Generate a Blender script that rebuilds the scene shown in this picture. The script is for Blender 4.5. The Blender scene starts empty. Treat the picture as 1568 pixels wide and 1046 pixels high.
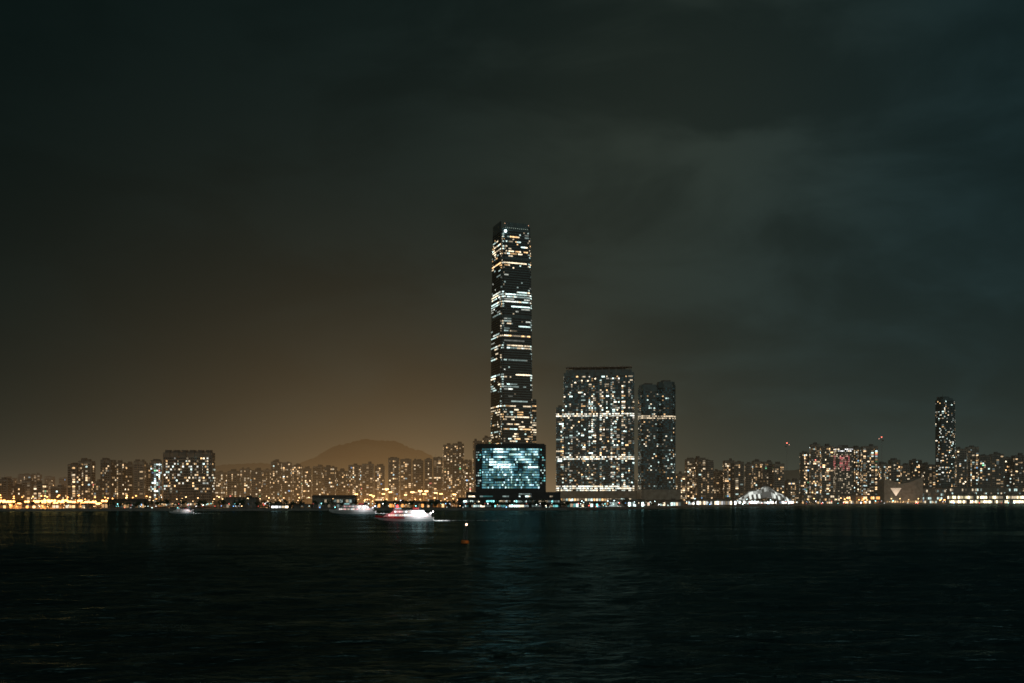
import bpy, math, random
from mathutils import Vector, Matrix
random.seed(7)
R=random.Random(11)
F=1503.0; CAMH=18.0
def bx(px,D): return (px-784)/F*D          # bearing -> metres east at range D
def hz(py,D): return CAMH+(761-py)*D/F     # elevation angle -> metres at range D

scene=bpy.context.scene
# ------------------------------------------------------------------ materials
def mat_new(name):
    m=bpy.data.materials.new(name); m.use_nodes=True
    nt=m.node_tree; nt.nodes.clear()
    return m,nt
def principled(name,col,rough=0.7,metal=0.0,noise=0.25,nscale=0.15,emis=None,es=0.0):
    m,nt=mat_new(name); n=nt.nodes
    o=n.new('ShaderNodeOutputMaterial'); p=n.new('ShaderNodeBsdfPrincipled')
    p.inputs['Roughness'].default_value=rough; p.inputs['Metallic'].default_value=metal
    tc=n.new('ShaderNodeTexCoord'); nz=n.new('ShaderNodeTexNoise'); nz.inputs['Scale'].default_value=nscale
    nz.inputs['Detail'].default_value=5
    nt.links.new(tc.outputs['Object'],nz.inputs['Vector'])
    cr=n.new('ShaderNodeValToRGB')
    cr.color_ramp.elements[0].position=0.3; cr.color_ramp.elements[1].position=0.7
    cr.color_ramp.elements[0].color=tuple(c*(1-noise) for c in col)+(1,)
    cr.color_ramp.elements[1].color=tuple(min(1,c*(1+noise)) for c in col)+(1,)
    nt.links.new(nz.outputs['Fac'],cr.inputs['Fac']); nt.links.new(cr.outputs['Color'],p.inputs['Base Color'])
    nt.links.new(p.outputs[0],o.inputs[0])
    return m
M_CONC=principled('concrete_facade',(0.24,0.23,0.20))
M_CONCW=principled('painted_tile_facade',(0.34,0.31,0.26))
M_CURT=principled('curtain_wall_spandrel',(0.10,0.17,0.18),0.4)
M_GLASS=principled('dark_window_glass',(0.012,0.022,0.025),0.2,0.0,0.2,0.05)
M_ROOF=principled('roof_concrete',(0.12,0.12,0.11))
M_METAL=principled('galvanised_steel',(0.3,0.3,0.3),0.5,0.6)
M_GRND=principled('ground_paving',(0.14,0.13,0.12),0.9,0,0.3,0.02)
M_ROAD=principled('asphalt',(0.05,0.05,0.05),0.9)
M_MARK=principled('road_paint',(0.7,0.7,0.65),0.8)
M_LEAF=principled('foliage',(0.06,0.09,0.045),0.8,0,0.5,0.2)
M_BARK=principled('bark',(0.1,0.08,0.06),0.9)
M_HILL=principled('hill_scrub',(0.07,0.08,0.055),1.0,0,0.4,0.004)
M_WHITE=principled('white_boat_paint',(0.75,0.75,0.75),0.35,0,0.05)
M_RED=principled('red_boat_paint',(0.6,0.03,0.03),0.4,0,0.1)
M_BUOY=principled('orange_buoy_paint',(0.75,0.22,0.04),0.5,0,0.2,2.0)
M_DARK=principled('dark_steel',(0.05,0.06,0.06),0.6,0.3)
M_FOAM=principled('wake_foam',(0.6,0.65,0.65),0.9,0,0.4,0.5)
def lit_material(name,sampling):
    m,nt=mat_new(name); n=nt.nodes
    o=n.new('ShaderNodeOutputMaterial'); e=n.new('ShaderNodeEmission'); a=n.new('ShaderNodeAttribute')
    a.attribute_name='lit'; e.inputs['Strength'].default_value=1
    nt.links.new(a.outputs['Color'],e.inputs['Color']); nt.links.new(e.outputs[0],o.inputs[0])
    try: m.cycles.emission_sampling=sampling
    except Exception: pass
    return m
M_LIT=lit_material('lit_window','NONE'); M_LAMP=lit_material('lamp_glass','FRONT')

# ------------------------------------------------------------------ mesh builder
class MB:
    def __init__(s): s.v=[];s.f=[];s.m=[];s.c=[];s.mats=[]
    def mi(s,m):
        if m not in s.mats: s.mats.append(m)
        return s.mats.index(m)
    def face(s,pts,m,col=(0,0,0)):
        i=len(s.v); s.v.extend([tuple(p) for p in pts]); s.f.append(tuple(range(i,i+len(pts)))); s.m.append(s.mi(m)); s.c.append(col)
    def extrude(s,poly,z0,z1,m,cap=None,scale=1.0,bottom=False):
        n=len(poly); top=[(x*scale,y*scale) for x,y in poly]
        for i in range(n):
            a=poly[i];b=poly[(i+1)%n];c=top[(i+1)%n];d=top[i]
            s.face([(a[0],a[1],z0),(b[0],b[1],z0),(c[0],c[1],z1),(d[0],d[1],z1)],m)
        s.face([(x,y,z1) for x,y in top],cap or m)
        if bottom: s.face([(x,y,z0) for x,y in reversed(poly)],m)
    def box(s,cx,cy,z0,sx,sy,h,m,col=(0,0,0),rot=0):
        c,sn=math.cos(rot),math.sin(rot)
        pl=[(cx+x*c-y*sn,cy+x*sn+y*c) for x,y in((-sx/2,-sy/2),(sx/2,-sy/2),(sx/2,sy/2),(-sx/2,sy/2))]
        i0=len(s.c); s.extrude(pl,z0,z0+h,m,bottom=True)
        for k in range(i0,len(s.c)): s.c[k]=col
    def strut(s,a,b,r,m,col=(0,0,0),n=4,r2=None):
        a=Vector(a);b=Vector(b);d=(b-a).normalized(); u=d.orthogonal().normalized(); w=d.cross(u)
        r2=r if r2 is None else r2
        ra=[a+(u*math.cos(2*math.pi*k/n)+w*math.sin(2*math.pi*k/n))*r for k in range(n)]
        rb=[b+(u*math.cos(2*math.pi*k/n)+w*math.sin(2*math.pi*k/n))*r2 for k in range(n)]
        for k in range(n): s.face([ra[k],ra[(k+1)%n],rb[(k+1)%n],rb[k]],m,col)
        s.face(list(reversed(ra)),m,col); s.face(rb,m,col)
    def ball(s,c,r,m,col=(0,0,0),nu=8,nv=5,sz=1.0):
        c=Vector(c)
        def P(i,j):
            t=math.pi*j/nv; a=2*math.pi*i/nu
            return c+Vector((r*math.sin(t)*math.cos(a),r*math.sin(t)*math.sin(a),-r*sz*math.cos(t)))
        for j in range(nv):
            for i in range(nu):
                if j==0: s.face([P(0,0),P(i+1,1),P(i,1)],m,col)
                elif j==nv-1: s.face([P(i,j),P(i+1,j),P(0,nv)],m,col)
                else: s.face([P(i,j),P(i+1,j),P(i+1,j+1),P(i,j+1)],m,col)
    def obj(s,name,loc=(0,0,0),rot=0,parent=None):
        me=bpy.data.meshes.new(name); me.from_pydata(s.v,[],s.f)
        for m in s.mats: me.materials.append(m)
        me.polygons.foreach_set('material_index',s.m)
        at=me.attributes.new('lit','FLOAT_COLOR','FACE')
        fl=[]
        for c in s.c: fl.extend((c[0],c[1],c[2],1.0))
        at.data.foreach_set('color',fl)
        me.update()
        o=bpy.data.objects.new(name,me); o.location=loc; o.rotation_euler=(0,0,rot)
        scene.collection.objects.link(o)
        if parent: o.parent=parent
        return o
def empty(name,loc=(0,0,0),rot=0):
    o=bpy.data.objects.new(name,None); o.location=loc; o.rotation_euler=(0,0,rot); scene.collection.objects.link(o); return o
def point(name,loc,col,energy,rad=1.0,parent=None,cutoff=None):
    l=bpy.data.lights.new(name,'SPOT' if cutoff else 'POINT'); l.color=col; l.energy=energy; l.shadow_soft_size=rad
    if cutoff: l.spot_size=math.radians(cutoff); l.spot_blend=.4
    o=bpy.data.objects.new(name,l); o.location=loc; scene.collection.objects.link(o)
    if parent: o.parent=parent
    return o

WARM=(1.0,0.60,0.27); WARMW=(1.0,0.80,0.54); COOL=(0.75,1.0,0.94); TEAL=(0.25,0.85,0.85); SOD=(1.0,0.40,0.11)
def mul(c,k): return (c[0]*k,c[1]*k,c[2]*k)
def resi_col(r,warm=0.7,k=1.0):
    b=r.choice([0.12,0.2,0.35,0.6,1.0,1.9])*k
    q=r.random()
    if q<warm: c=r.choice([WARM,WARMW,(1,.7,.4),(1,0.66,0.36)])
    elif q<0.97: c=r.choice([COOL,(0.95,1,0.9),(0.7,0.95,1.0)])
    else: c=r.choice([(1,0.25,0.2),(0.3,0.6,1.0),(0.3,1,0.5)])
    return mul(c,b)

def facade(mb,p0,p1,z0,z1,fh,cw,litf,rot=0,wf=0.72,hf=0.55,s0=1.0,s1=1.0,glass=True,off=0.07):
    dx,dy=p1[0]-p0[0],p1[1]-p0[1]; L=math.hypot(dx,dy)
    if L<2.0: return
    nx,ny=dy/L,-dx/L
    wy=nx*math.sin(rot)+ny*math.cos(rot)
    if wy>0.35: return
    n=max(1,int(round(L/cw))); nf=int((z1-z0)/fh)
    for j in range(nf):
        za=z0+j*fh+fh*(1-hf)*0.6; zb=za+fh*hf
        t=(za-z0)/(z1-z0); sc=s0+(s1-s0)*t
        for i in range(n):
            a=(i+0.5-wf/2)/n; b=(i+0.5+wf/2)/n
            c=litf((i+0.5)/n,za,i,j,n)
            if c is None and not glass: continue
            xa=(p0[0]+dx*a)*sc+nx*off; ya=(p0[1]+dy*a)*sc+ny*off
            xb=(p0[0]+dx*b)*sc+nx*off; yb=(p0[1]+dy*b)*sc+ny*off
            mb.face([(xa,ya,za),(xb,yb,za),(xb,yb,zb),(xa,ya,zb)],M_LIT if c else M_GLASS,c or (0,0,0))

def bayplan(w,d,nb,rec=1.8):
    pts=[]; bw=w/nb
    for i in range(nb):
        x=-w/2+i*bw
        pts+= [(x+0.15*bw,-d/2+rec),(x+0.15*bw,-d/2),(x+0.85*bw,-d/2),(x+0.85*bw,-d/2+rec)]
    pts=[(-w/2,-d/2+rec)]+pts+[(w/2,-d/2+rec),(w/2,d/2),(-w/2,d/2)]
    return pts
def rooftop(mb,w,d,h,r):
    for (cx,cy,sx,sy) in((0,-d/2+2.2,w-0.4,0.4),(0,d/2-0.6,w-0.4,0.4)):
        mb.box(cx,cy,h,sx,sy,1.2,M_ROOF)
    for _ in range(r.randint(1,3)):
        sw=r.uniform(0.15,0.4)*w
        mb.box(r.uniform(-0.3,0.3)*w,r.uniform(-.1,.2)*d,h,sw,d*0.4,r.uniform(2.5,7),M_ROOF)
    if r.random()<0.35:
        x=r.uniform(-0.3,0.3)*w; mb.strut((x,0,h),(x,0,h+r.uniform(7,14)),0.25,M_METAL)
def resi(name,px0,px1,py,D,p=0.25,k=1.0,warm=0.7,mat=None,rot=None,fh=3.4,cw=3.6,wf=0.82,hf=0.66):
    w=(px1-px0)/F*D; h=hz(py,D)-3; d=min(w,22)*R.uniform(0.8,1)
    rot=R.uniform(-0.25,0.25) if rot is None else rot
    mb=MB(); nb=max(1,int(w/9)); pl=bayplan(w,d,nb)
    mat=mat or R.choice([M_CONC,M_CONCW,M_CONC])
    mb.extrude(pl,0,h,mat,M_ROOF)
    n=len(pl); colf={}; pb=p*R.uniform(.6,1.5); kb=k*R.uniform(.6,1.4)
    for e in range(n):
        def lf(u,z,i,j,nn,e=e):
            if (e,i) not in colf: colf[(e,i)]=R.choice([.25,.6,1,1,1.5,2.4])
            if R.random()<pb*colf[(e,i)]: return resi_col(R,warm,kb)
            return None
        facade(mb,pl[e],pl[(e+1)%n],6,h-1.5,fh,cw,lf,rot,wf,hf)
    rooftop(mb,w,d,h,R)
    mb.box(0,0,0.01,w*1.12,d*1.15,5,mat)
    for i in range(int(w/5)):
        if R.random()<0.6:
            x=-w*0.54+i*5+2
            mb.face([(x,-d*0.575-0.08,1),(x+3.2,-d*0.575-0.08,1),(x+3.2,-d*0.575-0.08,3.6),(x,-d*0.575-0.08,3.6)],M_LIT,resi_col(R,0.8,k))
    return mb.obj(name,(bx((px0+px1)/2,D),D,3),rot)

# ------------------------------------------------------------------ ground, shore
shore=[(-900,1230),(0,1235),(330,1265),(560,1300),(690,1310),(868,1325),(1000,1500),(1060,1750),(1225,2050),(1450,2260),(1700,2330),(2500,2400)]
def shoreD(px):
    for (a,da),(b,db) in zip(shore,shore[1:]):
        if a<=px<=b: return da+(db-da)*(px-a)/(b-a)
    return 2400
sp=[(bx(p,D),D) for p,D in shore]
mb=MB()
mb.face([(x,y,3) for x,y in sp]+[(9000,2600,3),(9000,12000,3),(-9000,12000,3),(-9000,1230,3)],M_GRND)
for a,b in zip(sp,sp[1:]):
    mb.face([(a[0],a[1],-3),(b[0],b[1],-3),(b[0],b[1],3),(a[0],a[1],3)],M_CONC)
mb.obj('ground')
mb=MB()
for a,b in zip(sp,sp[1:]):
    for o0,o1,z,m in((26,38,3.004,M_ROAD),(31.8,32.1,3.008,M_MARK)):
        mb.face([(a[0],a[1]+o0,z),(b[0],b[1]+o0,z),(b[0],b[1]+o1,z),(a[0],a[1]+o1,z)],m)
    for o0 in(25.6,38.0):
        mb.face([(a[0],a[1]+o0,3.13),(b[0],b[1]+o0,3.13),(b[0],b[1]+o0+.4,3.13),(a[0],a[1]+o0+.4,3.13)],M_CONC)
        mb.face([(a[0],a[1]+o0,3.0),(b[0],b[1]+o0,3.0),(b[0],b[1]+o0,3.13),(a[0],a[1]+o0,3.13)],M_CONC)
mb.obj('road')

# ------------------------------------------------------------------ water
m,nt=mat_new('harbour_water'); n=nt.nodes
o=n.new('ShaderNodeOutputMaterial')
tc=n.new('ShaderNodeTexCoord')
def noise(scale,detail,vec=(1,1,1),rz=0.2,dist=0.0):
    mp=n.new('ShaderNodeMapping'); mp.inputs['Scale'].default_value=vec; mp.inputs['Rotation'].default_value=(0,0,rz)
    nt.links.new(tc.outputs['Object'],mp.inputs['Vector'])
    z=n.new('ShaderNodeTexNoise'); z.inputs['Scale'].default_value=scale; z.inputs['Detail'].default_value=detail; z.inputs['Distortion'].default_value=dist
    nt.links.new(mp.outputs[0],z.inputs['Vector']); return z
def mth(op,a,b):
    q=n.new('ShaderNodeMath'); q.operation=op
    for i,x in enumerate((a,b)):
        if isinstance(x,(int,float)): q.inputs[i].default_value=x
        else: nt.links.new(x,q.inputs[i])
    return q.outputs[0]
n1=noise(0.10,3,(0.6,1.2,1),0.15,0.3); n2=noise(0.30,3,(0.55,1.2,1),-0.12,0.4); n3=noise(1.3,3,(0.6,1.1,1),0.25,.3)
hgt=mth('ADD',mth('ADD',mth('MULTIPLY',n1.outputs['Fac'],3.0),mth('MULTIPLY',n2.outputs['Fac'],3.4)),mth('MULTIPLY',n3.outputs['Fac'],0.6))
bp=n.new('ShaderNodeBump'); bp.inputs['Strength'].default_value=1.0; bp.inputs['Distance'].default_value=1.0
nt.links.new(hgt,bp.inputs['Height'])
df=n.new('ShaderNodeBsdfDiffuse'); df.inputs['Color'].default_value=(0.004,0.012,0.012,1)
gs=n.new('ShaderNodeBsdfGlossy')
nt.links.new(bp.outputs[0],gs.inputs['Normal']); nt.links.new(bp.outputs[0],df.inputs['Normal'])
# wave patches: smoother ones get a brighter glossy tint, rougher ones a darker one
n4=noise(0.02,6,(0.7,1.3,1),0.1,1.2)
ramp=n.new('ShaderNodeMapRange'); ramp.inputs['From Min'].default_value=.35; ramp.inputs['From Max'].default_value=.65; ramp.inputs['To Min'].default_value=.13; ramp.inputs['To Max'].default_value=.24
nt.links.new(n4.outputs['Fac'],ramp.inputs['Value']); nt.links.new(ramp.outputs[0],gs.inputs['Roughness'])
cr=n.new('ShaderNodeValToRGB'); cr.color_ramp.elements[0].position=.30; cr.color_ramp.elements[1].position=.70
cr.color_ramp.elements[0].color=(0.115,0.205,0.215,1); cr.color_ramp.elements[1].color=(0.075,0.135,0.14,1)
nt.links.new(n4.outputs['Fac'],cr.inputs['Fac']); nt.links.new(cr.outputs['Color'],gs.inputs['Color'])
ad=n.new('ShaderNodeAddShader'); nt.links.new(df.outputs[0],ad.inputs[0]); nt.links.new(gs.outputs[0],ad.inputs[1]); nt.links.new(ad.outputs[0],o.inputs[0])
M_WATER=m
# near harbour surface carries real wind waves; it flattens out into the far sheet
from mathutils import noise as mnz
def wave(x,y):
    e=min(1,(y-40)/30)*min(1,(430-y)/120)*min(1,(330-abs(x))/60); e=max(0,e)
    v=mnz.noise(Vector((x*.085,y*.15,0)))*.34+mnz.noise(Vector((x*.19+7,y*.34,3)))*.22+mnz.noise(Vector((x*.42,y*.7,9)))*.09
    return 0.02*e+v*e
xs=[-330+660*i/420 for i in range(421)]; ys=[]; y=40.0
while y<430: ys.append(y); y+=.8+(y-40)*.004
ys.append(430.0)
vv=[(x,y,wave(x,y)) for y in ys for x in xs]; W_=len(xs)
ff=[(j*W_+i,j*W_+i+1,(j+1)*W_+i+1,(j+1)*W_+i) for j in range(len(ys)-1) for i in range(W_-1)]
b0=len(vv)
vv+=[(-9000,-500,0),(9000,-500,0),(9000,40,0),(-9000,40,0),(-330,40,0),(-330,430,0),(-9000,430,0),(330,40,0),(9000,430,0),(330,430,0),(9000,12000,0),(-9000,12000,0)]
ff+=[(b0,b0+1,b0+2,b0+3),(b0+3,b0+4,b0+5,b0+6),(b0+7,b0+2,b0+8,b0+9),(b0+6,b0+8,b0+10,b0+11)]
me=bpy.data.meshes.new('water'); me.from_pydata(vv,[],ff); me.materials.append(M_WATER); me.polygons.foreach_set('use_smooth',[True]*len(ff)); me.update()
wo=bpy.data.objects.new('water',me); scene.collection.objects.link(wo)

# ------------------------------------------------------------------ hills
def hills(name,pts,D,depth=900):
    mb=MB(); rows=[]
    N=90
    def H(px):
        for (a,ya),(b,yb) in zip(pts,pts[1:]):
            if a<=px<=b:
                t=(px-a)/(b-a); t=t*t*(3-2*t); return hz(ya+(yb-ya)*t,D)
        return 0
    rr=random.Random(5)
    jit=[rr.uniform(-4,4) for _ in range(N+1)]
    for j in range(7):
        t=j/6; prof=math.sin(math.pi*t); row=[]
        for i in range(N+1):
            px=pts[0][0]+(pts[-1][0]-pts[0][0])*i/N
            row.append((bx(px,D),D-depth+2*depth*t,3+max(0,(H(px)+jit[i])*prof-3)))
        rows.append(row)
    for j in range(6):
        for i in range(N): mb.face([rows[j][i],rows[j][i+1],rows[j+1][i+1],rows[j+1][i]],M_HILL)
    mb.obj(name)
hills('hill',[(430,735),(480,702),(520,681),(560,673),(600,675),(640,689),(680,706),(730,735)],6300)
hills('hill',[(150,745),(280,722),(350,711),(400,709),(450,718),(520,745)],7500)
hills('hill',[(1000,745),(1150,722),(1300,715),(1420,720),(1560,712),(1750,735)],7500)

# ------------------------------------------------------------------ main skyscraper
def skyscraper():
    D=1700; H=hz(344,D)-3; rot=math.radians(20)
    mb=MB(); s=29.0; c=5.0
    pl=[(-s+c,-s),(s-c,-s),(s-c,-s+2.2),(s-2.2,-s+2.2),(s-2.2,-s+c),(s,-s+c),(s,s-c),(s-2.2,s-c),(s-2.2,s-2.2),(s-c,s-2.2),(s-c,s),(-s+c,s),(-s+c,s-2.2),(-s+2.2,s-2.2),(-s+2.2,s-c),(-s,s-c),(-s,-s+c),(-s+2.2,-s+c),(-s+2.2,-s+2.2),(-s+c,-s+2.2)]
    lv=[(0,1.05),(170,1.03),(330,1.0),(430,0.96),(H-6,0.93)]
    for (za,sa),(zb,sb) in zip(lv,lv[1:]):
        q=[(x*sa,y*sa) for x,y in pl]
        mb.extrude(q,za,zb,M_CURT,M_ROOF,sb/sa)
    st=0.93*s; sc=st-c
    for k,(hh) in enumerate((6,2,5,9)):
        a=k*math.pi/2
        cx,cy=(st-0.6)*math.sin(a),-(st-0.6)*math.cos(a)
        mb.box(cx,cy,H-6,2*sc,0.8,hh+4,M_CURT,rot=a)
        if k<2:
            for t in range(12):
                u=-sc+2*sc*(t+.5)/12; ox,oy=math.cos(a)*u,math.sin(a)*u
                ex,ey=math.sin(a)*.75,-math.cos(a)*.75
                mb.box(cx+ox+ex,cy+oy+ey,H-5.8,1.6,.25,.5,M_LIT,(.4,.48,.4),rot=a)
    mb.box(0,0,H-6,26,26,5,M_ROOF)
    bands=[(352,360,.08,0,.5),(360,378,.42,1,1),(378,396,.42,1,1),(396,401,.2,1,.7),(401,406,.9,1,1.3),(406,412,.5,1,.8),(412,446,.13,0,.4),(446,456,.85,0,1.2),(456,462,.3,0,.6),(462,472,.75,0,1.1),(472,486,.12,0,.4),(486,505,.33,0,.7),(505,512,.08,0,.5),(512,518,.8,1,1),(518,527,.08,0,.5),(527,534,.8,0,1),(534,548,.14,0,.5),(548,556,.3,0,.7),(556,572,.10,0,.5),(572,580,.8,0,1.1),(580,588,.25,0,.7),(588,600,.6,0,.9),(600,620,.08,0,.4),(620,627,.92,1,1.3),(627,650,.48,1,.85),(650,690,.48,1,.85),(690,800,.2,1,.8)]
    rr=random.Random(3); run={'c':False,'col':COOL,'b':.5}
    def lf(u,z,i,j,n):
        y=761-(z+3-CAMH)*F/D
        for a,b,p,w,kk in bands:
            if a<=y<b: break
        else: return None
        if i==0:
            run['row']=rr.choice([0.3,0.7,1.0,1.5]) if p<.8 else 1; run['c']=rr.random()<p; run['b']=rr.choice([.3,.6,1.0,1.5])
        p=min(0.97,p*run['row'])
        if rr.random()<(.45 if 350<y<400 or y>627 else .22): 
            run['c']=rr.random()<p; run['col']=(rr.choice([WARMW,WARM,WARMW,COOL]) if w else rr.choice([COOL,(0.95,1,0.88),COOL,WARMW])); run['b']=rr.choice([.3,.7,1.2,1.9])
        if not run['c']: return None
        return mul(run['col'],run['b']*kk*rr.uniform(.7,1.3))
    n=len(pl)
    for (za,sa),(zb,sb) in zip(lv,lv[1:]):
        for e in range(n):
            facade(mb,pl[e],pl[(e+1)%n],za,zb-0.5 if zb<H-10 else zb-4,4.2,2.6,lf,rot,0.96,0.5,sa,sb,off=0.15)
    q=[(s*1.05,-s+8),(s*1.05+9,-s+9),(s*1.05+9,s-6),(s*1.05,s-6)]
    za=hz(612,D)
    mb.extrude(q,0,za,M_CURT,M_ROOF)
    for e in range(4): facade(mb,q[e],q[(e+1)%4],0,za,4.2,3.0,lf,rot,0.8,0.5,off=0.15)
    mb.ball((-sc+1,-st-1.2,H-12),2.4,M_LIT,(4,4.8,4.8))
    for x,y in((-sc,-st-.5),(sc,-st-.5),(st+.5,sc)): mb.ball((x,y,H+1.5),0.8,M_LIT,(.9,.5,.3))
    mb.obj('skyscraper',(bx(783,D+15),D+30,3),rot)
skyscraper()

# ------------------------------------------------------------------ museum with media facade
def museum():
    D=1370
    root=empty('museum_building',(bx(782,D),D,3))
    mb=MB(); W=(836-728)/F*D; zt=hz(681,D)-3; zb=hz(750,D)-3
    mb.box(0,12,zb-3,W,20,zt-zb+3,M_DARK)
    rr=random.Random(9)
    x0,x1=-W/2+9,W/2-9; nc=40; nr=16
    zs0,zs1=zb+2,zt-4
    from mathutils import noise as mn
    for r in range(nr):
        z=zs0+(zs1-zs0)*r/nr; prev=1
        for c in range(nc):
            u=(c+.5)/nc; t=(r+.5)/nr
            a=x0+(x1-x0)*c/nc; b=a+(x1-x0)/nc*0.94
            v=0.12+0.5*max(0,mn.noise(Vector((u*7,t*6,3.3)))+0.12)
            if t>0.5 and 0.12<u<0.97: v+=2.9*max(0,mn.noise(Vector((u*4.3,t*6,8.1)))+0.16)
            if rr.random()<0.14: v+=rr.uniform(.3,1.4)
            if rr.random()<0.3: prev=rr.choice([1,1,.7,.12,1.3])
            v*=prev*1.2
            base=rr.choice([(.14,.66,.88),(.2,.80,.93),(.35,.85,.75)])
            wh=min(.5,v*.28); col=tuple((bb*(1-wh)+wh*.95)*v for bb in base)
            mb.face([(a,1.9,z),(b,1.9,z),(b,1.9,z+(zs1-zs0)/nr*0.66),(a,1.9,z+(zs1-zs0)/nr*0.66)],M_LIT,col)
        mb.box(0,1.6,z-0.35,x1-x0,0.7,0.3,M_METAL)
    for k in range(9): mb.box(x0+(x1-x0)*k/8,1.5,zs0,0.5,0.9,zs1-zs0,M_DARK)
    for sx in(-1,1):
        def lf(u,z,i,j,n): return mul(rr.choice([COOL,TEAL]),rr.choice([.15,.35,.9])) if rr.random()<0.38 else None
        a=sx*(W/2-4.3); facade(mb,(a-3.6,2),(a+3.6,2),zb,zt-3,3.6,2.4,lf,0,0.8,0.5)
    mb.box(0,12,zt,W*0.96,16,1.6,M_DARK)
    mb.obj('tower_slab',parent=root)
    mb=MB()
    Wp=(864-702)/F*D; h=zb-3
    mb.extrude([(-Wp/2,-6),(Wp/2-4,-6),(Wp/2-4,60),(-Wp/2,60)],0,h*0.62,M_DARK,M_ROOF)
    mb.extrude([(-Wp*0.42,-2),(Wp*0.47,-2),(Wp*0.47,50),(-Wp*0.42,50)],h*0.62,h-0.1,M_DARK,M_ROOF)
    mb.box(0,27,h*0.62,Wp*0.7,40,0.9,M_CONC)
    mb.box(-2,-9,h*0.28,Wp*1.02,5.5,0.8,M_CONC)
    for r,(z,yy,hh) in enumerate(((1.0,-6.1,4.6),(h*0.30+1,-6.1,4.2),(h*0.62+1.2,-2.1,3.2),(h*.84,-2.1,2.0))):
        on=False
        for i in range(60):
            a=-Wp*0.46+Wp*0.92*i/60
            pr=(0.65,0.6,0.35,0.12)[r]
            if rr.random()<.45: on=rr.random()<pr; c0=rr.choice([COOL,COOL,TEAL,(0.8,1,1),WARMW]); k0=rr.choice([.12,.3,.9,2.4])
            if on and abs(a)<Wp*(.46,.46,.4,.4)[r]:
                mb.face([(a,yy,z),(a+2.1,yy,z),(a+2.1,yy,z+hh*.6),(a,yy,z+hh*.6)],M_LIT,mul(c0,k0*rr.uniform(.6,1.3)))
    for i in range(16): mb.box(-Wp*0.48+i*Wp*0.064,-10.8,0,0.7,0.7,h*0.28,M_CONC)
    mb.obj('podium',parent=root)
museum()

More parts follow.
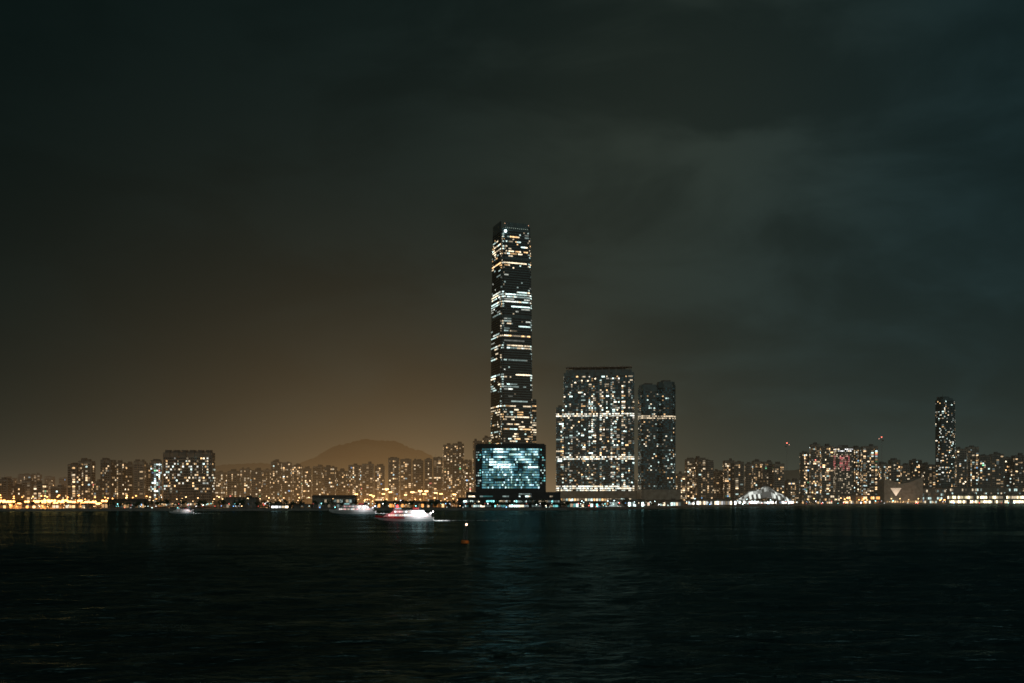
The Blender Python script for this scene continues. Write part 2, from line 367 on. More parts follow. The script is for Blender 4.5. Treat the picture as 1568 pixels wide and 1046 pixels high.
# ------------------------------------------------------------------ residential megablock
def megablock():
    D=1750; rot=math.radians(-6)
    mb=MB(); W=(972-864)/F*D; H=hz(570,D)-3; d=24
    rr=random.Random(21)
    pts=[]; seg=W/3
    for k in range(3):
        x=-W/2+k*seg
        for a,b,y in((0.0,0.07,6.5),(0.07,0.25,1.5),(0.25,0.38,3.4),(0.38,0.62,0),(0.62,0.75,3.4),(0.75,0.93,1.5),(0.93,1.0,6.5)):
            pts+=[(x+a*seg,-d/2+y),(x+b*seg,-d/2+y)]
    q=[]
    for p_ in pts:
        if not q or math.hypot(q[-1][0]-p_[0],q[-1][1]-p_[1])>1e-4: q.append(p_)
    pl=q+[(W/2,d/2),(-W/2,d/2)]
    mb.extrude(pl,0,H,M_CURT,M_ROOF)
    bandY=[(633,639),(699,704),(745,752)]; colf={}
    def mk(e):
        stt={'on':False,'c':WARM,'b':1}
        def lf(u,z,i,j,n):
            y=761-(z+3-CAMH)*F/D
            for a,b in bandY:
                if a<=y<=b: return mul(rr.choice([WARMW,(.9,1,.9),(1,.95,.8)]),rr.choice([.6,1.2,2.0])) if rr.random()<.85 else None
            if (e,i) not in colf: colf[(e,i)]=rr.choice([.1,.3,.7,1,1.4,2.6])
            p=(0.22 if y>590 else 0.16)*colf[(e,i)]
            if y<577: p=0.02
            if i==0: stt['on']=False
            if stt['on'] and rr.random()<.35: return mul(stt['c'],stt['b'])
            stt['on']=rr.random()<p
            if stt['on']:
                stt['c']=rr.choice([WARM,WARMW,WARMW,(1,.9,.75),COOL,COOL]); stt['b']=rr.choice([.1,.2,.4,.9,2.4])
                return mul(stt['c'],stt['b'])
            return (0.012,0.03,0.033) if rr.random()<.35 else None
        return lf
    for e in range(len(pl)): facade(mb,pl[e],pl[(e+1)%len(pl)],4,H-3,3.5,2.9,mk(e),rot,0.9,0.62)
    Wc=(968-867)/F*D
    mb.box(0,0,H,W*0.93,d*.7,5,M_CURT)
    mb.box(0,-1,H+9.0,Wc,d*.95,1.6,M_CONCW)
    for k in range(10): mb.box(-Wc/2+4+k*(Wc-8)/9,-9.5,H,1.2,1.2,9,M_CONC)
    mb.box(0,2,H+5,Wc*0.8,d*.4,4,M_ROOF)
    hw=hz(623,D)-3; ww=13.5
    wp=[(-W/2-ww,-d/2+3),(-W/2-0.02,-d/2+3),(-W/2-0.02,d/2-2),(-W/2-ww,d/2-2)]
    mb.extrude(wp,0,hw,M_CURT,M_ROOF)
    for e in range(4): facade(mb,wp[e],wp[(e+1)%4],4,hw-2,3.5,2.9,mk(100+e),rot,.9,.62)
    mb.box(-W/2-ww/2,0,hw,7,9,4,M_ROOF)
    Wp=W*1.16; hp=hz(752,D)-3
    mb.box(-2,-2,0.02,Wp,d+14,hp,M_CONCW)
    for i in range(30):
        a=-Wp/2+2+i*Wp/30
        for z in(1.2,8):
            if rr.random()<.8: mb.face([(a-2,-2-d/2-7.08,z),(a+1.6,-2-d/2-7.08,z),(a+1.6,-2-d/2-7.08,z+4),(a-2,-2-d/2-7.08,z+4)],M_LIT,mul(rr.choice([WARM,WARMW,COOL]),rr.choice([.2,.6,1.4])))
    mb.obj('apartment_block',(bx(918,D),D+12,3),rot)
    D=1720; W=(1035-980)/F*D; rot=math.radians(8); mb=MB()
    def octa(cx,w,dd,c): return [(cx-w/2+c,-dd/2),(cx+w/2-c,-dd/2),(cx+w/2,-dd/2+c),(cx+w/2,dd/2-c),(cx+w/2-c,dd/2),(cx-w/2+c,dd/2),(cx-w/2,dd/2-c),(cx-w/2,-dd/2+c)]
    for cx,w,yt,c in((-W/4-.6,W/2-1.4,589,3),(W/4+.2,W/2+.6,584,8)):
        H=hz(yt,D)-3; pl=octa(cx,w,28,c)
        mb.extrude(pl,0,H-5,M_CURT,M_ROOF)
        def lf2(u,z,i,j,n):
            y=761-(z+3-CAMH)*F/D
            if 637<=y<=643: return mul(WARMW,rr.choice([.5,1.2])) if rr.random()<.8 else None
            if y>600 and rr.random()<0.13: return mul(rr.choice([WARM,WARMW,(1,.9,.7),COOL,COOL]),rr.choice([.1,.2,.5,1.3]))
            return (0.012,0.03,0.033) if rr.random()<.3 else None
        for e in range(8): facade(mb,pl[e],pl[(e+1)%8],4,H-9,3.5,3.1,lf2,rot,.85,.55)
        pl2=octa(cx,w-3,24,c*.8); mb.extrude(pl2,H-5,H,M_CURT,M_ROOF)
        mb.box(cx,0,H,w*.45,10,3,M_ROOF)
    mb.box(0,2,0,3.2,16,hz(600,D)-3,M_DARK)
    mb.box(0,-3,0.02,W*1.1,42,hz(750,D)-3,M_CONCW)
    mb.obj('twin_apartment_tower',(bx(1007.5,D),D+12,3),rot)
megablock()

# ------------------------------------------------------------------ skyline apartment towers
sk=[(-60,-40,715),(-38,-22,722),(-20,-4,730),(0,16,735),(20,34,745),(36,50,737),(54,70,742),(80,98,746),(106,122,712),(122,143,707),(145,156,738),(157,174,705),(175,190,709),(191,205,712),(206,222,707),(223,232,713),
(330,345,724),(350,366,722),(368,384,719),(386,402,721),(404,415,720),(416,430,708),(430,446,709),(448,462,714),(464,477,718),(480,495,715),(498,515,716),(518,533,722),(535,552,713),(555,572,711),(574,589,714),
(595,611,702),(613,630,704),(632,648,706),(650,662,704),(664,677,701),(679,693,682),(694,709,680),(711,722,706),
(725,738,676),(740,752,671),
(1036,1049,726),(1050,1065,704),(1066,1079,702),(1080,1092,706),(1093,1106,722),(1108,1124,706),(1125,1139,708),(1141,1151,711),(1152,1166,707),(1167,1182,708),(1184,1200,711),(1203,1222,737)]
for a,b,y in sk:
    D=R.uniform(1750,2050) if a<240 else (R.uniform(2150,2500) if a<760 else R.uniform(2150,2400))
    resi('apartment_tower',a,b,y,D,0.23 if a<760 else 0.20,0.85,0.93,fh=4.3,cw=4.8)
sk2=[(1225,1239,694),(1241,1255,681),(1257,1275,684),(1306,1319,686),(1320,1343,684),(1346,1360,711),(1362,1377,705),(1380,1392,713),(1394,1410,705),(1412,1430,712),(1464,1479,688),(1480,1497,685),(1499,1515,698),(1517,1535,696),(1537,1550,701),(1551,1568,698),(1572,1590,690),(1594,1620,704),(1625,1650,695)]
for a,b,y in sk2:
    D=R.uniform(2380,2600)
    resi('apartment_tower',a,b,y,D,0.24 if a<1350 else .18,1.0,0.75,fh=4.4,cw=5)
for i in range(75):
    a=-120+i*24+R.uniform(-6,6)
    if 760<a<850: continue
    resi('distant_apartment_tower',a,a+R.uniform(12,20),R.uniform(722,742),R.uniform(2750,3300),0.18,0.4,0.9,fh=5,cw=6)
resi('apartment_tower',232,246,706,1640,0.33,1.0,0.2)
def slab_block():
    D=1560; w=(323-249)/F*D; h=hz(693,D)-3; mb=MB(); d=22; rr=random.Random(4)
    pl=bayplan(w,d,6,2.4); mb.extrude(pl,0,h,M_CONC,M_ROOF)
    def lf(u,z,i,j,n):
        if z<hz(758,D): return None
        return mul(rr.choice([WARMW,WARMW,WARM,COOL,(1,1,.9)]),rr.choice([.2,.5,1.0,2.0])) if rr.random()<.30 else None
    for e in range(len(pl)): facade(mb,pl[e],pl[(e+1)%len(pl)],8,h-3,4.4,3.4,lf,0.05,.8,.55)
    for k in range(6):
        x=-w/2+(k+.5)*w/6; mb.box(x,0,h,w/6*.6,12,4.2,M_ROOF)
    mb.box(0,0,h,w*.9,8,2,M_ROOF)
    mb.box(0,-4,0.02,w*1.15,34,9,M_CONC)
    for i in range(24):
        x=-w*.55+i*w*1.1/24
        mb.face([(x,-21.08,2),(x+2.4,-21.08,2),(x+2.4,-21.08,5),(x,-21.08,5)],M_LIT,mul(rr.choice([WARM,WARMW,COOL]),rr.choice([.2,.6,1.2])))
    mb.obj('slab_apartment_block',(bx(286,D),D+11,3),0.05)
slab_block()
def red_building():
    D=2380; w=(1304-1278)/F*D; h=hz(685,D)-3; mb=MB(); rr=random.Random(14)
    pl=[(-w/2,-11),(w/2,-11),(w/2,11),(-w/2,11)]
    mb.extrude(pl,0,h,M_CONC,M_ROOF)
    def lf(u,z,i,j,n):
        y=761-(z+3-CAMH)*F/D
        if y<692: return mul(rr.choice([WARMW,(1,1,1)]),rr.choice([.8,2.0])) if rr.random()<.7 else None
        if 698<y<722 and .15<u<.85 and rr.random()<.75: return mul(rr.choice([(1,.2,.22),(1,.3,.28),(1,.5,.4)]),rr.choice([.25,.6,1.1]))
        if rr.random()<.25: return mul(WARMW,rr.choice([.2,.4,.8]))
    for e in range(4): facade(mb,pl[e],pl[(e+1)%4],6,h-2,4.2,4,lf,0,.75,.55)
    mb.box(0,0,h,w*.5,10,5,M_ROOF); mb.box(-w*.3,-9,h,w*.3,1,3.5,M_METAL)
    mb.obj('hotel_building',(bx(1291,D),D,3))
red_building()
def tall_right():
    D=2450; w=(1463-1432)/F*D; h=hz(608,D)-3; mb=MB(); rr=random.Random(15); rot=0.3
    w*=0.86
    pl=[(-w/2+4,-15),(w/2-7,-15),(w/2,-8),(w/2,11),(w/2-4,15),(-w/2+4,15),(-w/2,11),(-w/2,-11)]
    mb.extrude(pl,0,h*.97,M_CURT,M_ROOF)
    def lf(u,z,i,j,n):
        y=761-(z+3-CAMH)*F/D
        if y<612: return None
        if rr.random()<.20: return mul(rr.choice([WARMW,COOL,WARM,(1,1,.9)]),rr.choice([.2,.4,.9,1.8]))
    for e in range(8): facade(mb,pl[e],pl[(e+1)%8],6,h*.96,4.2,3.8,lf,rot,.75,.55)
    mb.box(-w*.18,0,h*.97,w*.45,22,h*.03,M_CURT); mb.box(w*.22,2,h*.97,w*.3,16,h*.018,M_CURT)
    mb.strut((-w*.2,0,h),(-w*.2,0,h+7),.4,M_METAL)
    mb.box(4,-5,0.02,w*1.7,44,h*.12,M_CONC)
    mb.obj('residential_skyscraper',(bx(1448,D),D,3),rot)
tall_right()

# ------------------------------------------------------------------ waterfront structures
def cultural_centre():
    D=2300; mb=MB()
    prof=[(1350,760),(1350,734),(1358,735),(1366,738),(1376,741),(1388,739),(1398,735),(1409,731),(1409,760)]
    pts=[(bx(a,D)-bx(1380,D),hz(b,D)-3 if b<760 else 0) for a,b in prof]
    f=[(x,-15,z) for x,z in pts]; b=[(x,25,z) for x,z in pts]
    mb.face(list(reversed(f)),M_CONCW); mb.face(b,M_CONCW)
    for i in range(len(pts)-1): mb.face([f[i],f[i+1],b[i+1],b[i]],M_CONCW)
    x=bx(1368,D)-bx(1380,D)
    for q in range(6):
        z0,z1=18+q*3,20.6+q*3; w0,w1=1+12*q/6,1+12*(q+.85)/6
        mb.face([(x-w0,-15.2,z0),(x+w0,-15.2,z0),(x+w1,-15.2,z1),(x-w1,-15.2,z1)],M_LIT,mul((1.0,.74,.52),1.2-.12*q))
    for i in range(14):
        a=-40+i*6; mb.face([(a,-15.1,2),(a+4,-15.1,2),(a+4,-15.1,6),(a,-15.1,6)],M_LIT,mul(WARM,R.choice([.3,.8,1.5])))
    o=mb.obj('cultural_centre_building',(bx(1380,D),D,3))
    fl=point('floodlight',(0,-70,2),(1,.62,.4),22000,1,o,110); fl.rotation_euler=(math.radians(110),0,0)
cultural_centre()
def arched_pavilion():
    D=2080; mb=MB(); rr=random.Random(2)
    W=(1216-1128)/F*D; N=26
    def H(u):
        u2=abs(u-0.52)/(0.52 if u<0.52 else 0.48)
        return 5+ (hz(744,D)-10)*(1-u2**1.5)*(1-.10*math.sin(u*19))
    for i in range(N):
        u0,u1=i/N,(i+1)/N; h0,h1=H(u0),H(u1)
        for k in range(6):
            t0,t1=k/6,(k+1)/6
            def P(u,h,t): return ((u-.5)*W,-18+36*t,h*math.sin(math.pi*(0.12+0.76*t)) )
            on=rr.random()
            col=mul((.95,1,.92),rr.choice([.08,.18,.4,.9])) if k<3 and on<.75 else (0,0,0)  # lighting of the shell painted as glow on some front panels
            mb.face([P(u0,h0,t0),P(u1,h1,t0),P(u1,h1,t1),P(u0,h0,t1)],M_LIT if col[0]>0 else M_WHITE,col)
        mb.strut(((u0-.5)*W,-18,0),((u0-.5)*W,-18,h0*.4),.35,M_METAL)
        if i%2==0: mb.strut(((u0-.5)*W,-18.3,h0*.38),((u0+.5/N-.5)*W,0,h0*1.02),.5,M_METAL)
    for i in range(40):
        if rr.random()<.8:
            a=-W/2+i*W/40; mb.face([(a,-18.5,1),(a+2.4,-18.5,1),(a+2.4,-18.5,6),(a,-18.5,6)],M_LIT,mul((1,1,.95),rr.choice([.8,2,3.5])))
    mb.obj('arched_pavilion',(bx(1172,D),D+20,3))
arched_pavilion()
def low_building(name,px0,px1,py,off,colset,st,p=0.8,rows=1,roof='flat',mat=None,seed=0):
    rr=random.Random(seed+int(px0)); pc=(px0+px1)/2; D=shoreD(pc)+off; w=(px1-px0)/F*D; h=max(5,hz(py,D)-3); mb=MB(); mat=mat or M_CONC
    d=18
    mb.box(0,0,0,w,d,h,mat)
    if roof=='gable':
        a=[(-w/2-1,-d/2-1,h+.02),(w/2+1,-d/2-1,h+.02),(w/2+1,d/2+1,h+.02),(-w/2-1,d/2+1,h+.02)]; r=[(-w/2-1,0,h+3.5),(w/2+1,0,h+3.5)]
        mb.face([a[0],a[1],r[1],r[0]],M_ROOF); mb.face([a[2],a[3],r[0],r[1]],M_ROOF); mb.face([a[1],a[2],r[1]],mat); mb.face([a[3],a[0],r[0]],mat)
    else:
        mb.box(0,-1,h,w+2,d+3,.6,M_ROOF)
        for k in range(max(1,int(w/30))): mb.box(-w/2+rr.uniform(.1,.9)*w,2,h+.6,6,6,2.2,M_ROOF)
    rh=(h-.8)/rows
    n=max(2,int(w/4))
    for r in range(rows):
        for i in range(n):
            if rr.random()<p:
                a=-w/2+i*w/n; z=.7+r*rh
                mb.face([(a+.3,-d/2-.06,z),(a+w/n-.4,-d/2-.06,z),(a+w/n-.4,-d/2-.06,z+rh*.6),(a+.3,-d/2-.06,z+rh*.6)],M_LIT,mul(rr.choice(colset),st*rr.choice([.1,.3,.8,1.3])))
        for i in range(n+1): mb.box(-w/2+i*w/n,-d/2-.3,.02+r*rh,.35,.5,rh-.1,mat)
    return mb.obj(name,(bx(pc,D),D,3))
for (a,b,y,off,cs,st,p,rows,roof,nm) in [
 (-60,20,771,25,[SOD,WARM],2.2,.8,1,'flat','warehouse'),(24,70,772,30,[SOD,WARM],2.2,.8,1,'gable','warehouse'),(75,140,771,40,[SOD,WARM,WARMW],1.5,.7,1,'flat','warehouse'),
 (160,225,768,60,[COOL,WARM],.5,.5,1,'gable','warehouse'),(345,395,762,60,[WARMW],.4,.3,2,'flat','pump_house'),
 (418,444,775,8,[(1,1,1),WARMW],3.0,.9,1,'flat','pier_building'),(480,545,762,70,[WARMW,COOL],.5,.35,2,'gable','warehouse'),
 (452,478,774,20,[WARM],.7,.5,1,'flat','kiosk'),(575,690,768,60,[WARM,SOD],1.2,.6,1,'flat','warehouse'),
 (868,925,768,60,[COOL,WARMW,TEAL],1.4,.6,1,'flat','pier_building'),(932,985,765,60,[COOL,(.8,1,1)],2.4,.75,1,'flat','pier_building'),(990,1045,766,40,[COOL,WARMW],1.3,.6,1,'flat','pier_building'),
 (1052,1126,764,35,[WARMW,(1,1,1)],2.2,.75,1,'flat','ferry_terminal'),(1226,1284,757,60,[WARMW,WARM],.8,.5,3,'flat','shopping_centre'),
 (1286,1345,758,50,[WARM,SOD,WARMW],1.6,.6,2,'flat','shopping_centre'),(1410,1446,748,60,[WARMW,COOL],.8,.4,4,'flat','shopping_centre'),
 (1448,1620,757,20,[(1,.85,.5),WARMW],2.8,.9,2,'flat','ocean_terminal'),(1452,1560,746,110,[WARMW,COOL],.7,.3,4,'flat','shopping_centre')]:
    low_building(nm,a,b,y,off,cs,st,p,rows,roof)

def crane(px,py,D,jib):
    mb=MB(); h=hz(py,D)-3
    for sx in(-1,1):
        for sy in(-1,1): mb.strut((sx,sy,0),(sx,sy,h),.1,M_METAL)
    k=0; z=0
    while z<h-6:
        s=1 if k%2 else -1; mb.strut((-s,-1,z),(s,-1,z+6),.07,M_METAL); mb.strut((-s,1,z),(s,1,z+6),.07,M_METAL); z+=6;k+=1
    mb.strut((-jib*.3,0,h-3),(jib,0,h-1),.5,M_METAL); mb.strut((0,0,h-3),(0,0,h+4),.4,M_METAL); mb.strut((0,0,h+4),(jib*.8,0,h-1),.15,M_METAL)
    mb.box(-jib*.25,0,h-6,4,3,3,M_ROOF)
    mb.ball((0,0,h+4.5),1.6,M_LIT,(3,.6,.4)); mb.ball((jib*.5,0,h),1.1,M_LIT,(1.5,.7,.5))
    mb.obj('tower_crane',(bx(px,D),D,3))
crane(1205,681,2650,12); crane(1350,672,2700,-14)

# ------------------------------------------------------------------ street lamps and masts (full cut-off luminaires)
def lamp_mesh(h,head,col,st,arms=1):
    mb=MB(); mb.strut((0,0,0),(0,0,h),.18,M_METAL,n=6,r2=.1)
    mb.box(0,0,0,.6,.6,.5,M_CONC)
    for k in range(arms):
        s=1 if k==0 else -1
        mb.strut((0,0,h-.2),(s*1.6,-.2,h+.5),.09,M_METAL)
        mb.ball((s*1.7,-.3,h+.35),head,M_LIT,mul(col,st),6,4,sz=.7)
    return mb
def place(name,mbh,pts,col,energy,h,every=3):
    first=None
    for k,(x,y) in enumerate(pts):
        if first is None: o=mbh.obj(name,(x,y,3)); first=o
        else:
            o=bpy.data.objects.new(name,first.data); o.location=(x,y,3); scene.collection.objects.link(o)
        o.rotation_euler=(0,0,R.uniform(-.5,.5)); s=R.uniform(.7,1.25); o.scale=(s,s,s)
        if energy>0 and k%every==1: point('lamp_light',(0,-2.2,h-1.5),col,energy,.5,o,150)
rr=random.Random(33)
def along(px0,px1,n,o0,o1):
    r=[]
    for i in range(n):
        p=px0+(px1-px0)*(i+rr.uniform(-.3,1.3))/n; D=shoreD(p)+rr.uniform(o0,o1); r.append((bx(p,D),D))
    return r
place('street_lamp',lamp_mesh(8,1.7,SOD,7,2),along(-60,165,60,6,120),SOD,22000,8,4)
place('street_lamp',lamp_mesh(14,1.2,SOD,6,1),along(-60,240,30,200,480),SOD,60000,14,3)
place('high_mast_lamp',lamp_mesh(23,1.8,(1,.5,.17),6,2),along(548,705,15,250,520),(1,.5,.2),90000,24,3)
place('street_lamp',lamp_mesh(11,1.2,(1,.5,.2),5,1),along(548,705,22,60,300),(1,.5,.2),20000,11,4)
place('street_lamp',lamp_mesh(12,.9,WARM,5,1),along(170,545,34,30,300),WARM,20000,12,4)
place('street_lamp',lamp_mesh(9,.8,(.75,1,1),5,1),along(868,1215,28,8,80),(.8,1,1),8000,9,5)
place('street_lamp',lamp_mesh(10,1.6,SOD,8,1),along(1288,1332,6,5,30),SOD,12000,10,3)
place('street_lamp',lamp_mesh(10,1.2,(1,.6,.25),5,1),along(1225,1620,20,6,40),WARM,9000,10,4)
place('street_lamp',lamp_mesh(10,2.2,(1,.35,.1),8,1),along(1434,1444,2,5,15),SOD,12000,10)
mb=MB()
for i in range(460):
    p=rr.uniform(-60,1640); D=shoreD(p)+rr.choice([rr.uniform(1,10),rr.uniform(1,200)]); x=bx(p,D); h=rr.choice([1.2,3,4.5,6])
    mb.strut((x,D,3),(x,D,3+h),.1,M_METAL,n=3)
    c=rr.choice([WARM,WARMW,COOL,COOL,TEAL,(1,1,1),(1,.15,.1),(.2,.5,1)]) if p>170 else rr.choice([SOD,WARM,WARM,COOL])
    mb.ball((x,D,3+h),rr.uniform(.35,.8)*D/1500,M_LIT,mul(c,rr.choice([.8,1.5,3,5])),6,4)
mb.obj('promenade_lights')
# ------------------------------------------------------------------ trees (one distant mass)
mb=MB()
for i in range(170):
    p=rr.uniform(150,1230) if i<120 else rr.uniform(-60,1600); D=shoreD(p)+rr.uniform(4,50); x=bx(p,D); h=rr.uniform(6,12)
    mb.strut((x,D,3),(x+rr.uniform(-.4,.4),D,3+h*.5),.3,M_BARK,r2=.15,n=5)
    for _ in range(3): mb.strut((x,D,3+h*.4),(x+rr.uniform(-2,2),D+rr.uniform(-2,2),3+h*.75),.12,M_BARK,n=3,r2=.05)
    cl=[(x+rr.gauss(0,h*.18),D+rr.gauss(0,h*.18),3+h*rr.uniform(.5,.95),rr.uniform(.12,.24)*h) for _ in range(6)]
    for cx,cy,cz,cr_ in cl:
        for _ in range(16):
            v=Vector((rr.gauss(0,1),rr.gauss(0,1),rr.gauss(0,.8))).normalized()*cr_*rr.uniform(.5,1)
            c=Vector((cx,cy,cz))+v; u=Vector((rr.gauss(0,1),rr.gauss(0,1),rr.gauss(0,1))).normalized(); w=u.orthogonal().normalized()*.5; u=u*.6
            mb.face([c-u-w,c+u-w*.6,c+u*.5+w,c-u*.7+w],M_LEAF)
mb.obj('tree_row')

# ------------------------------------------------------------------ ferries
def ferry(name,px,pw,L,rot=0,k=1.0,seed=1,red=True):
    D=CAMH*F/(pw-761); root=empty(name,(bx(px,D),D,0),rot); s=L/41.0; q=random.Random(seed)
    mb=MB()
    st=[(-20.5,.15,4.2,2.6),(-18,1.6,3.9,.9),(-14,3.4,3.5,.2),(-8,4.8,3.1,-.4),(0,5.3,2.8,-.5),(12,5.3,2.7,-.5),(20,5.0,2.7,-.3)]
    rings=[]
    for x,hw,dk,kl in st:
        rings.append([(x,-hw,dk),(x,-hw*.96,dk*.55+.3),(x,-hw*.7,min(dk,kl+.4)),(x,0,kl),(x,hw*.7,min(dk,kl+.4)),(x,hw*.96,dk*.55+.3),(x,hw,dk)])
    for i in range(len(rings)-1):
        a,b=rings[i],rings[i+1]
        for j in range(6): mb.face([a[j],a[j+1],b[j+1],b[j]],M_RED if (red and j in(0,5) and i<4) else M_WHITE)
        mb.face([a[0],b[0],b[6],a[6]],M_WHITE)
    mb.face(rings[-1],M_WHITE)
    mb.obj('hull',parent=root)
    mb=MB()
    def tier(x0,x1,w,z0,z1,rake):
        f=[(x0,-w,z0),(x1,-w,z0),(x1,w,z0),(x0,w,z0)]; t=[(x0+rake,-w+.3,z1),(x1-.4,-w+.3,z1),(x1-.4,w-.3,z1),(x0+rake,w-.3,z1)]
        for i in range(4): mb.face([f[i],f[(i+1)%4],t[(i+1)%4],t[i]],M_WHITE)
        mb.face(t,M_WHITE)
    tier(-15,18.5,4.8,2.9,5.4,3); tier(-10,14,4.4,5.42,7.7,2.5); tier(-8,-2,3.2,7.72,9.7,1.2)
    mb.box(8,0,7.72,5,3.5,1.6,M_RED)
    for sx in(-1,1): mb.strut((10,sx*2.3,7.7),(11,sx*2.3,10),.6,M_DARK,n=8)
    for k_,(x0,x1,w,z) in enumerate(((-11,17,4.8,3.7),(-7,13,4.4,6.1))):
        nn=int((x1-x0)/1.5)
        for i in range(nn):
            a=x0+i*1.5; c=q.choice([(1,.75,.6),(1,.5,.5),(1,.9,.85),(.9,1,1)]); e=q.choice([.5,1.1,1.8])*k*(1+2.2*max(0,a/10))
            for sg in(-1,1): mb.face([(a,sg*(w+.02),z),(a+1.2,sg*(w+.02),z),(a+1.2,sg*(w-.06),z+1),(a,sg*(w-.06),z+1)][::sg],M_LIT,mul(c,e))
    for a in(-6.5,-5,-3.6): mb.face([(a,-3.22,8.4),(a+1.1,-3.22,8.4),(a+1.1,-3.1,9.2),(a,-3.1,9.2)],M_LIT,(.3,.6,.6))
    for i in range(14): mb.strut((-18+i*2.6,-4.6 if i>2 else -2.2-i,3.0),(-18+i*2.6,-4.6 if i>2 else -2.2-i,4.1),.05,M_METAL,n=3)
    mb.strut((-3,0,9.7),(-2.2,0,14.2),.18,M_METAL); mb.strut((-3.4,-1.8,12),(-1.8,1.8,12),.08,M_METAL)
    mb.box(-2.8,0,12.8,2.6,.3,.25,M_METAL)
    if red: mb.ball((-5,-3.3,10.4),.8,M_LIT,(7,.3,.3)); mb.ball((-3,0,14.4),.4,M_LIT,(3,2.6,2.6))
    for a in(6,10,14,18): mb.ball((a,-4.9,5.7),.4,M_LIT,(9*k,8.4*k,8.4*k),6,4)
    mb.strut((19.5,0,2.9),(19.5,0,6.5),.1,M_METAL); mb.ball((19.5,-1,6.6),.5,M_LIT,(8*k,7*k,7*k),6,4)
    mb.obj('superstructure',parent=root)
    def flood(nm,loc,col,en,rx):
        o=point(nm,loc,col,en,.4,root,130); o.rotation_euler=(rx,0,0)
    if red: flood('deck_light_red',(-9,-10,6.5),(1,.12,.15),700,math.radians(70))
    flood('deck_light_white',(10,-11,6),(1,.94,.96),4000*k,math.radians(70))
    flood('stern_light',(25,-1,6),(1,.94,.96),4500*k,0)
    mb=MB()
    for i in range(34):
        a0=18+i*1.6; w0=4+i*.2
        for j in range(6):
            y0=-w0+j*w0/3
            if q.random()<.92-i*.018: mb.face([(a0,y0,.06+q.random()*.3),(a0+1.55,y0+q.uniform(-.2,.2),.06+q.random()*.5),(a0+1.5,y0+w0/3.2,.06+q.random()*.5),(a0,y0+w0/3.2,.1+q.random()*.5)],M_FOAM)
    mb.obj('wake',parent=root)
    root.scale=(s,s,s)
ferry('ferry',620,798,44,0.06,1.0)
ferry('ferry',540,787,50,0.02,.6,5,False)
ferry('ferry',278,786.5,26,0.1,.15,6,False)

# ------------------------------------------------------------------ buoy
def buoy():
    D=CAMH*F/(832-761); root=empty('navigation_buoy',(bx(712,D),D,0)); root.rotation_euler=(0.04,0.07,0.4)
    mb=MB()
    prof=[(0.9,-.8),(1.5,-.3),(1.6,.1),(1.6,.8),(1.4,1.15),(.7,1.25)]
    for (r0,z0),(r1,z1) in zip(prof,prof[1:]):
        for k in range(16):
            a,b=2*math.pi*k/16,2*math.pi*(k+1)/16
            mb.face([(r0*math.cos(a),r0*math.sin(a),z0),(r0*math.cos(b),r0*math.sin(b),z0),(r1*math.cos(b),r1*math.sin(b),z1),(r1*math.cos(a),r1*math.sin(a),z1)],M_BUOY)
    mb.face([(.7*math.cos(2*math.pi*k/16),.7*math.sin(2*math.pi*k/16),1.25) for k in range(16)],M_BUOY)
    mb.obj('float',parent=root)
    mb=MB(); c4=[(math.cos(a),math.sin(a)) for a in(.785,2.356,3.927,5.498)]
    def C(k,z): r=1.0-(z-1.2)*.12; x,y=c4[k%4]; return (x*r,y*r,z)
    zs=[1.2,2.9,4.5,6.0]
    for k in range(4):
        mb.strut(C(k,1.2),C(k,6.3),.08,M_METAL,n=5)
        for a,b in zip(zs,zs[1:]):
            mb.strut(C(k,a),C(k+1,b),.045,M_DARK,n=4); mb.strut(C(k,b),C(k+1,b),.045,M_DARK,n=4)
    mb.box(0,0,6.3,.9,.9,.12,M_DARK)
    mb.obj('lattice_tower',parent=root)
    mb=MB(); mb.strut((0,0,6.42),(0,0,6.9),.18,M_DARK,n=8); mb.ball((0,0,7.3),.45,M_LAMP,(6,3.6,2.2)); mb.strut((0,0,7.7),(0,0,8.1),.08,M_DARK)
    mb.obj('lantern',parent=root)
    point('float_fill',(0.4,-2.4,1.2),(1,.62,.25),6,.2,root)  # unseen lamp added beside the buoy to light only the float
buoy()

# ------------------------------------------------------------------ night haze (emissive air standing in for scattered city light)
m,nt=mat_new('city_haze'); n=nt.nodes
o=n.new('ShaderNodeOutputMaterial'); e=n.new('ShaderNodeEmission'); g=n.new('ShaderNodeNewGeometry')
sep=n.new('ShaderNodeSeparateXYZ'); nt.links.new(g.outputs['Position'],sep.inputs[0])
def mt(op,a,b=0.0):
    q=n.new('ShaderNodeMath'); q.operation=op
    for i,x in enumerate((a,b)):
        if isinstance(x,(int,float)): q.inputs[i].default_value=x
        else: nt.links.new(x,q.inputs[i])
    return q.outputs[0]
def gl(out,c,s): t=mt('DIVIDE',mt('SUBTRACT',out,c),s); return mt('EXPONENT',mt('MULTIPLY',mt('MULTIPLY',t,t),-1.0))
def ez(s): return mt('EXPONENT',mt('DIVIDE',sep.outputs['Z'],-s))
def scol(c,f):
    q=n.new('ShaderNodeVectorMath'); q.operation='SCALE'; q.inputs[0].default_value=c; nt.links.new(f,q.inputs['Scale']); return q.outputs[0]
def vadd(a,b):
    q=n.new('ShaderNodeVectorMath'); q.operation='ADD'; nt.links.new(a,q.inputs[0]); nt.links.new(b,q.inputs[1]); return q.outputs[0]
X=sep.outputs['X']
c1=scol((1.1e-5,1.0e-5,0.7e-5),ez(150))
c2=scol((6.7e-5,3.45e-5,1.1e-5),mt('MULTIPLY',ez(200),gl(X,-330,580)))
c3=scol((4.0e-5,1.55e-5,0.4e-5),mt('MULTIPLY',ez(42),gl(X,-1400,700)))
c4=scol((9.0e-4,3.2e-4,6e-5),mt('MULTIPLY',ez(9),gl(X,-1180,400)))  # low emissive layer, stands in for lamp bloom along the left shore
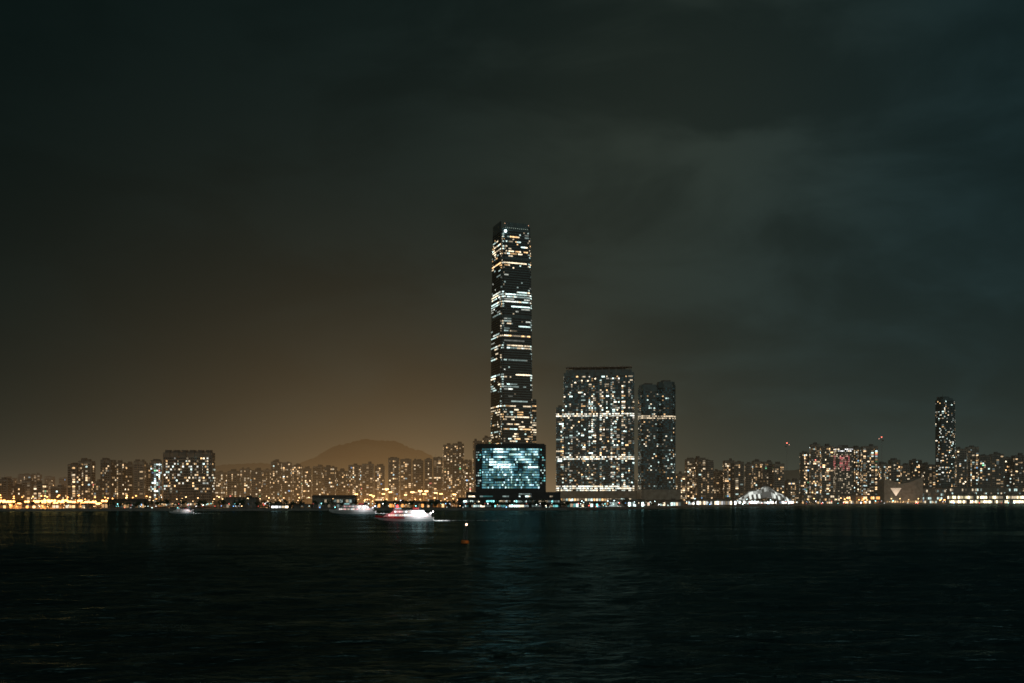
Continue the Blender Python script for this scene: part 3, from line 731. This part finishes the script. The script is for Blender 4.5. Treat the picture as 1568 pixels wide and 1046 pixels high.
c5=scol((3.6e-4,1.45e-4,3e-5),mt('MULTIPLY',ez(16),gl(X,-210,140)))  # emissive bloom stand-in around the central lamps
tot=vadd(vadd(vadd(vadd(c1,c2),c3),c4),c5)
nt.links.new(tot,e.inputs['Color']); e.inputs['Strength'].default_value=1.0
nt.links.new(e.outputs[0],o.inputs['Volume'])
mb=MB(); mb.box(0,3370,-1,8000,4040,900,m); mb.obj('haze')

# ------------------------------------------------------------------ world sky
w=bpy.data.worlds.new('World'); scene.world=w; w.use_nodes=True; nt=w.node_tree; nt.nodes.clear(); n=nt.nodes
out=n.new('ShaderNodeOutputWorld'); bg=n.new('ShaderNodeBackground'); tc=n.new('ShaderNodeTexCoord')
nrm=n.new('ShaderNodeVectorMath'); nrm.operation='NORMALIZE'; nt.links.new(tc.outputs['Generated'],nrm.inputs[0]); DIR=nrm.outputs[0]
sep=n.new('ShaderNodeSeparateXYZ'); nt.links.new(DIR,sep.inputs[0])
Zp=mt('ABSOLUTE',sep.outputs['Z'])
def lobev(v,sig):
    q=n.new('ShaderNodeVectorMath'); q.operation='DOT_PRODUCT'; nt.links.new(DIR,q.inputs[0]); q.inputs[1].default_value=Vector(v).normalized()
    return mt('EXPONENT',mt('MULTIPLY',mt('SUBTRACT',q.outputs['Value'],1.0),1/(sig*sig)))
def lobe(px,py,sig): return lobev(((px-784)/F,1,(761-py)/F),sig)
def ezw(s): return mt('EXPONENT',mt('DIVIDE',Zp,-s))
mp=n.new('ShaderNodeMapping'); mp.inputs['Scale'].default_value=(2.2,2.2,5.0); mp.inputs['Rotation'].default_value=(0,0.25,0); nt.links.new(DIR,mp.inputs['Vector'])
nz=n.new('ShaderNodeTexNoise'); nz.inputs['Scale'].default_value=2.2; nz.inputs['Detail'].default_value=5; nz.inputs['Roughness'].default_value=.5; nz.inputs['Distortion'].default_value=.4
nt.links.new(mp.outputs[0],nz.inputs['Vector'])
mr=n.new('ShaderNodeMapRange'); mr.inputs['From Min'].default_value=.38; mr.inputs['From Max'].default_value=.66; mr.inputs['To Min'].default_value=.65; mr.inputs['To Max'].default_value=1.4
mr.interpolation_type='SMOOTHSTEP'; nt.links.new(nz.outputs['Fac'],mr.inputs['Value']); CL=mr.outputs[0]
parts=[scol((0.0010,0.0042,0.0042),lobe(900,500,1.3)),
 scol((0.0054,0.0098,0.0092),mt('MULTIPLY',lobe(1150,380,.36),CL)),
 scol((0.0012,0.0052,0.0080),mt('MULTIPLY',lobe(1540,330,.20),CL)),
 scol((0.0095,0.0085,0.0045),mt('MULTIPLY',lobe(1040,205,.12),CL)),
 scol((0.0040,0.0082,0.0062),mt('MULTIPLY',ezw(.26),lobe(800,700,.75))),
 scol((0.014,0.0135,0.009),mt('MULTIPLY',ezw(.18),lobe(1000,761,.42))),
 scol((0.013,0.006,0.0015),mt('MULTIPLY',ezw(.16),lobe(620,761,.20))),
 scol((0.008,0.0045,0.0016),mt('MULTIPLY',ezw(.25),lobe(650,600,.22))),
 scol((0.26,0.29,0.26),lobev((0.1,-1,0.12),.5))]      # glow added for the unseen city behind the viewer, front-lights the facades
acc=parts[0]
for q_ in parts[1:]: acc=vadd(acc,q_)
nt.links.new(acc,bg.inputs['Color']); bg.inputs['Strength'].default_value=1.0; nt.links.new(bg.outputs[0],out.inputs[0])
l=bpy.data.lights.new('night_fill','SUN'); l.energy=.012; l.angle=math.radians(10); l.color=(.7,.95,1)  # weak unseen fill lamp added to lift the buildings
mo=bpy.data.objects.new('night_fill',l); mo.rotation_euler=(math.radians(50),0,math.radians(30)); scene.collection.objects.link(mo)

# ------------------------------------------------------------------ camera
cd=bpy.data.cameras.new('camera'); cd.sensor_width=36; cd.lens=F/1568*36; cd.shift_y=(761-523)/1568
cd.clip_start=1; cd.clip_end=30000
cd.dof.use_dof=True; cd.dof.focus_distance=32; cd.dof.aperture_fstop=1.4   # slightly soft at infinity, as in the hand-held shot
co=bpy.data.objects.new('camera',cd); co.location=(0,0,CAMH); co.rotation_euler=(math.radians(90),0,0); scene.collection.objects.link(co); scene.camera=co
scene.view_settings.view_transform='Standard'; scene.view_settings.look='None'; scene.view_settings.exposure=0
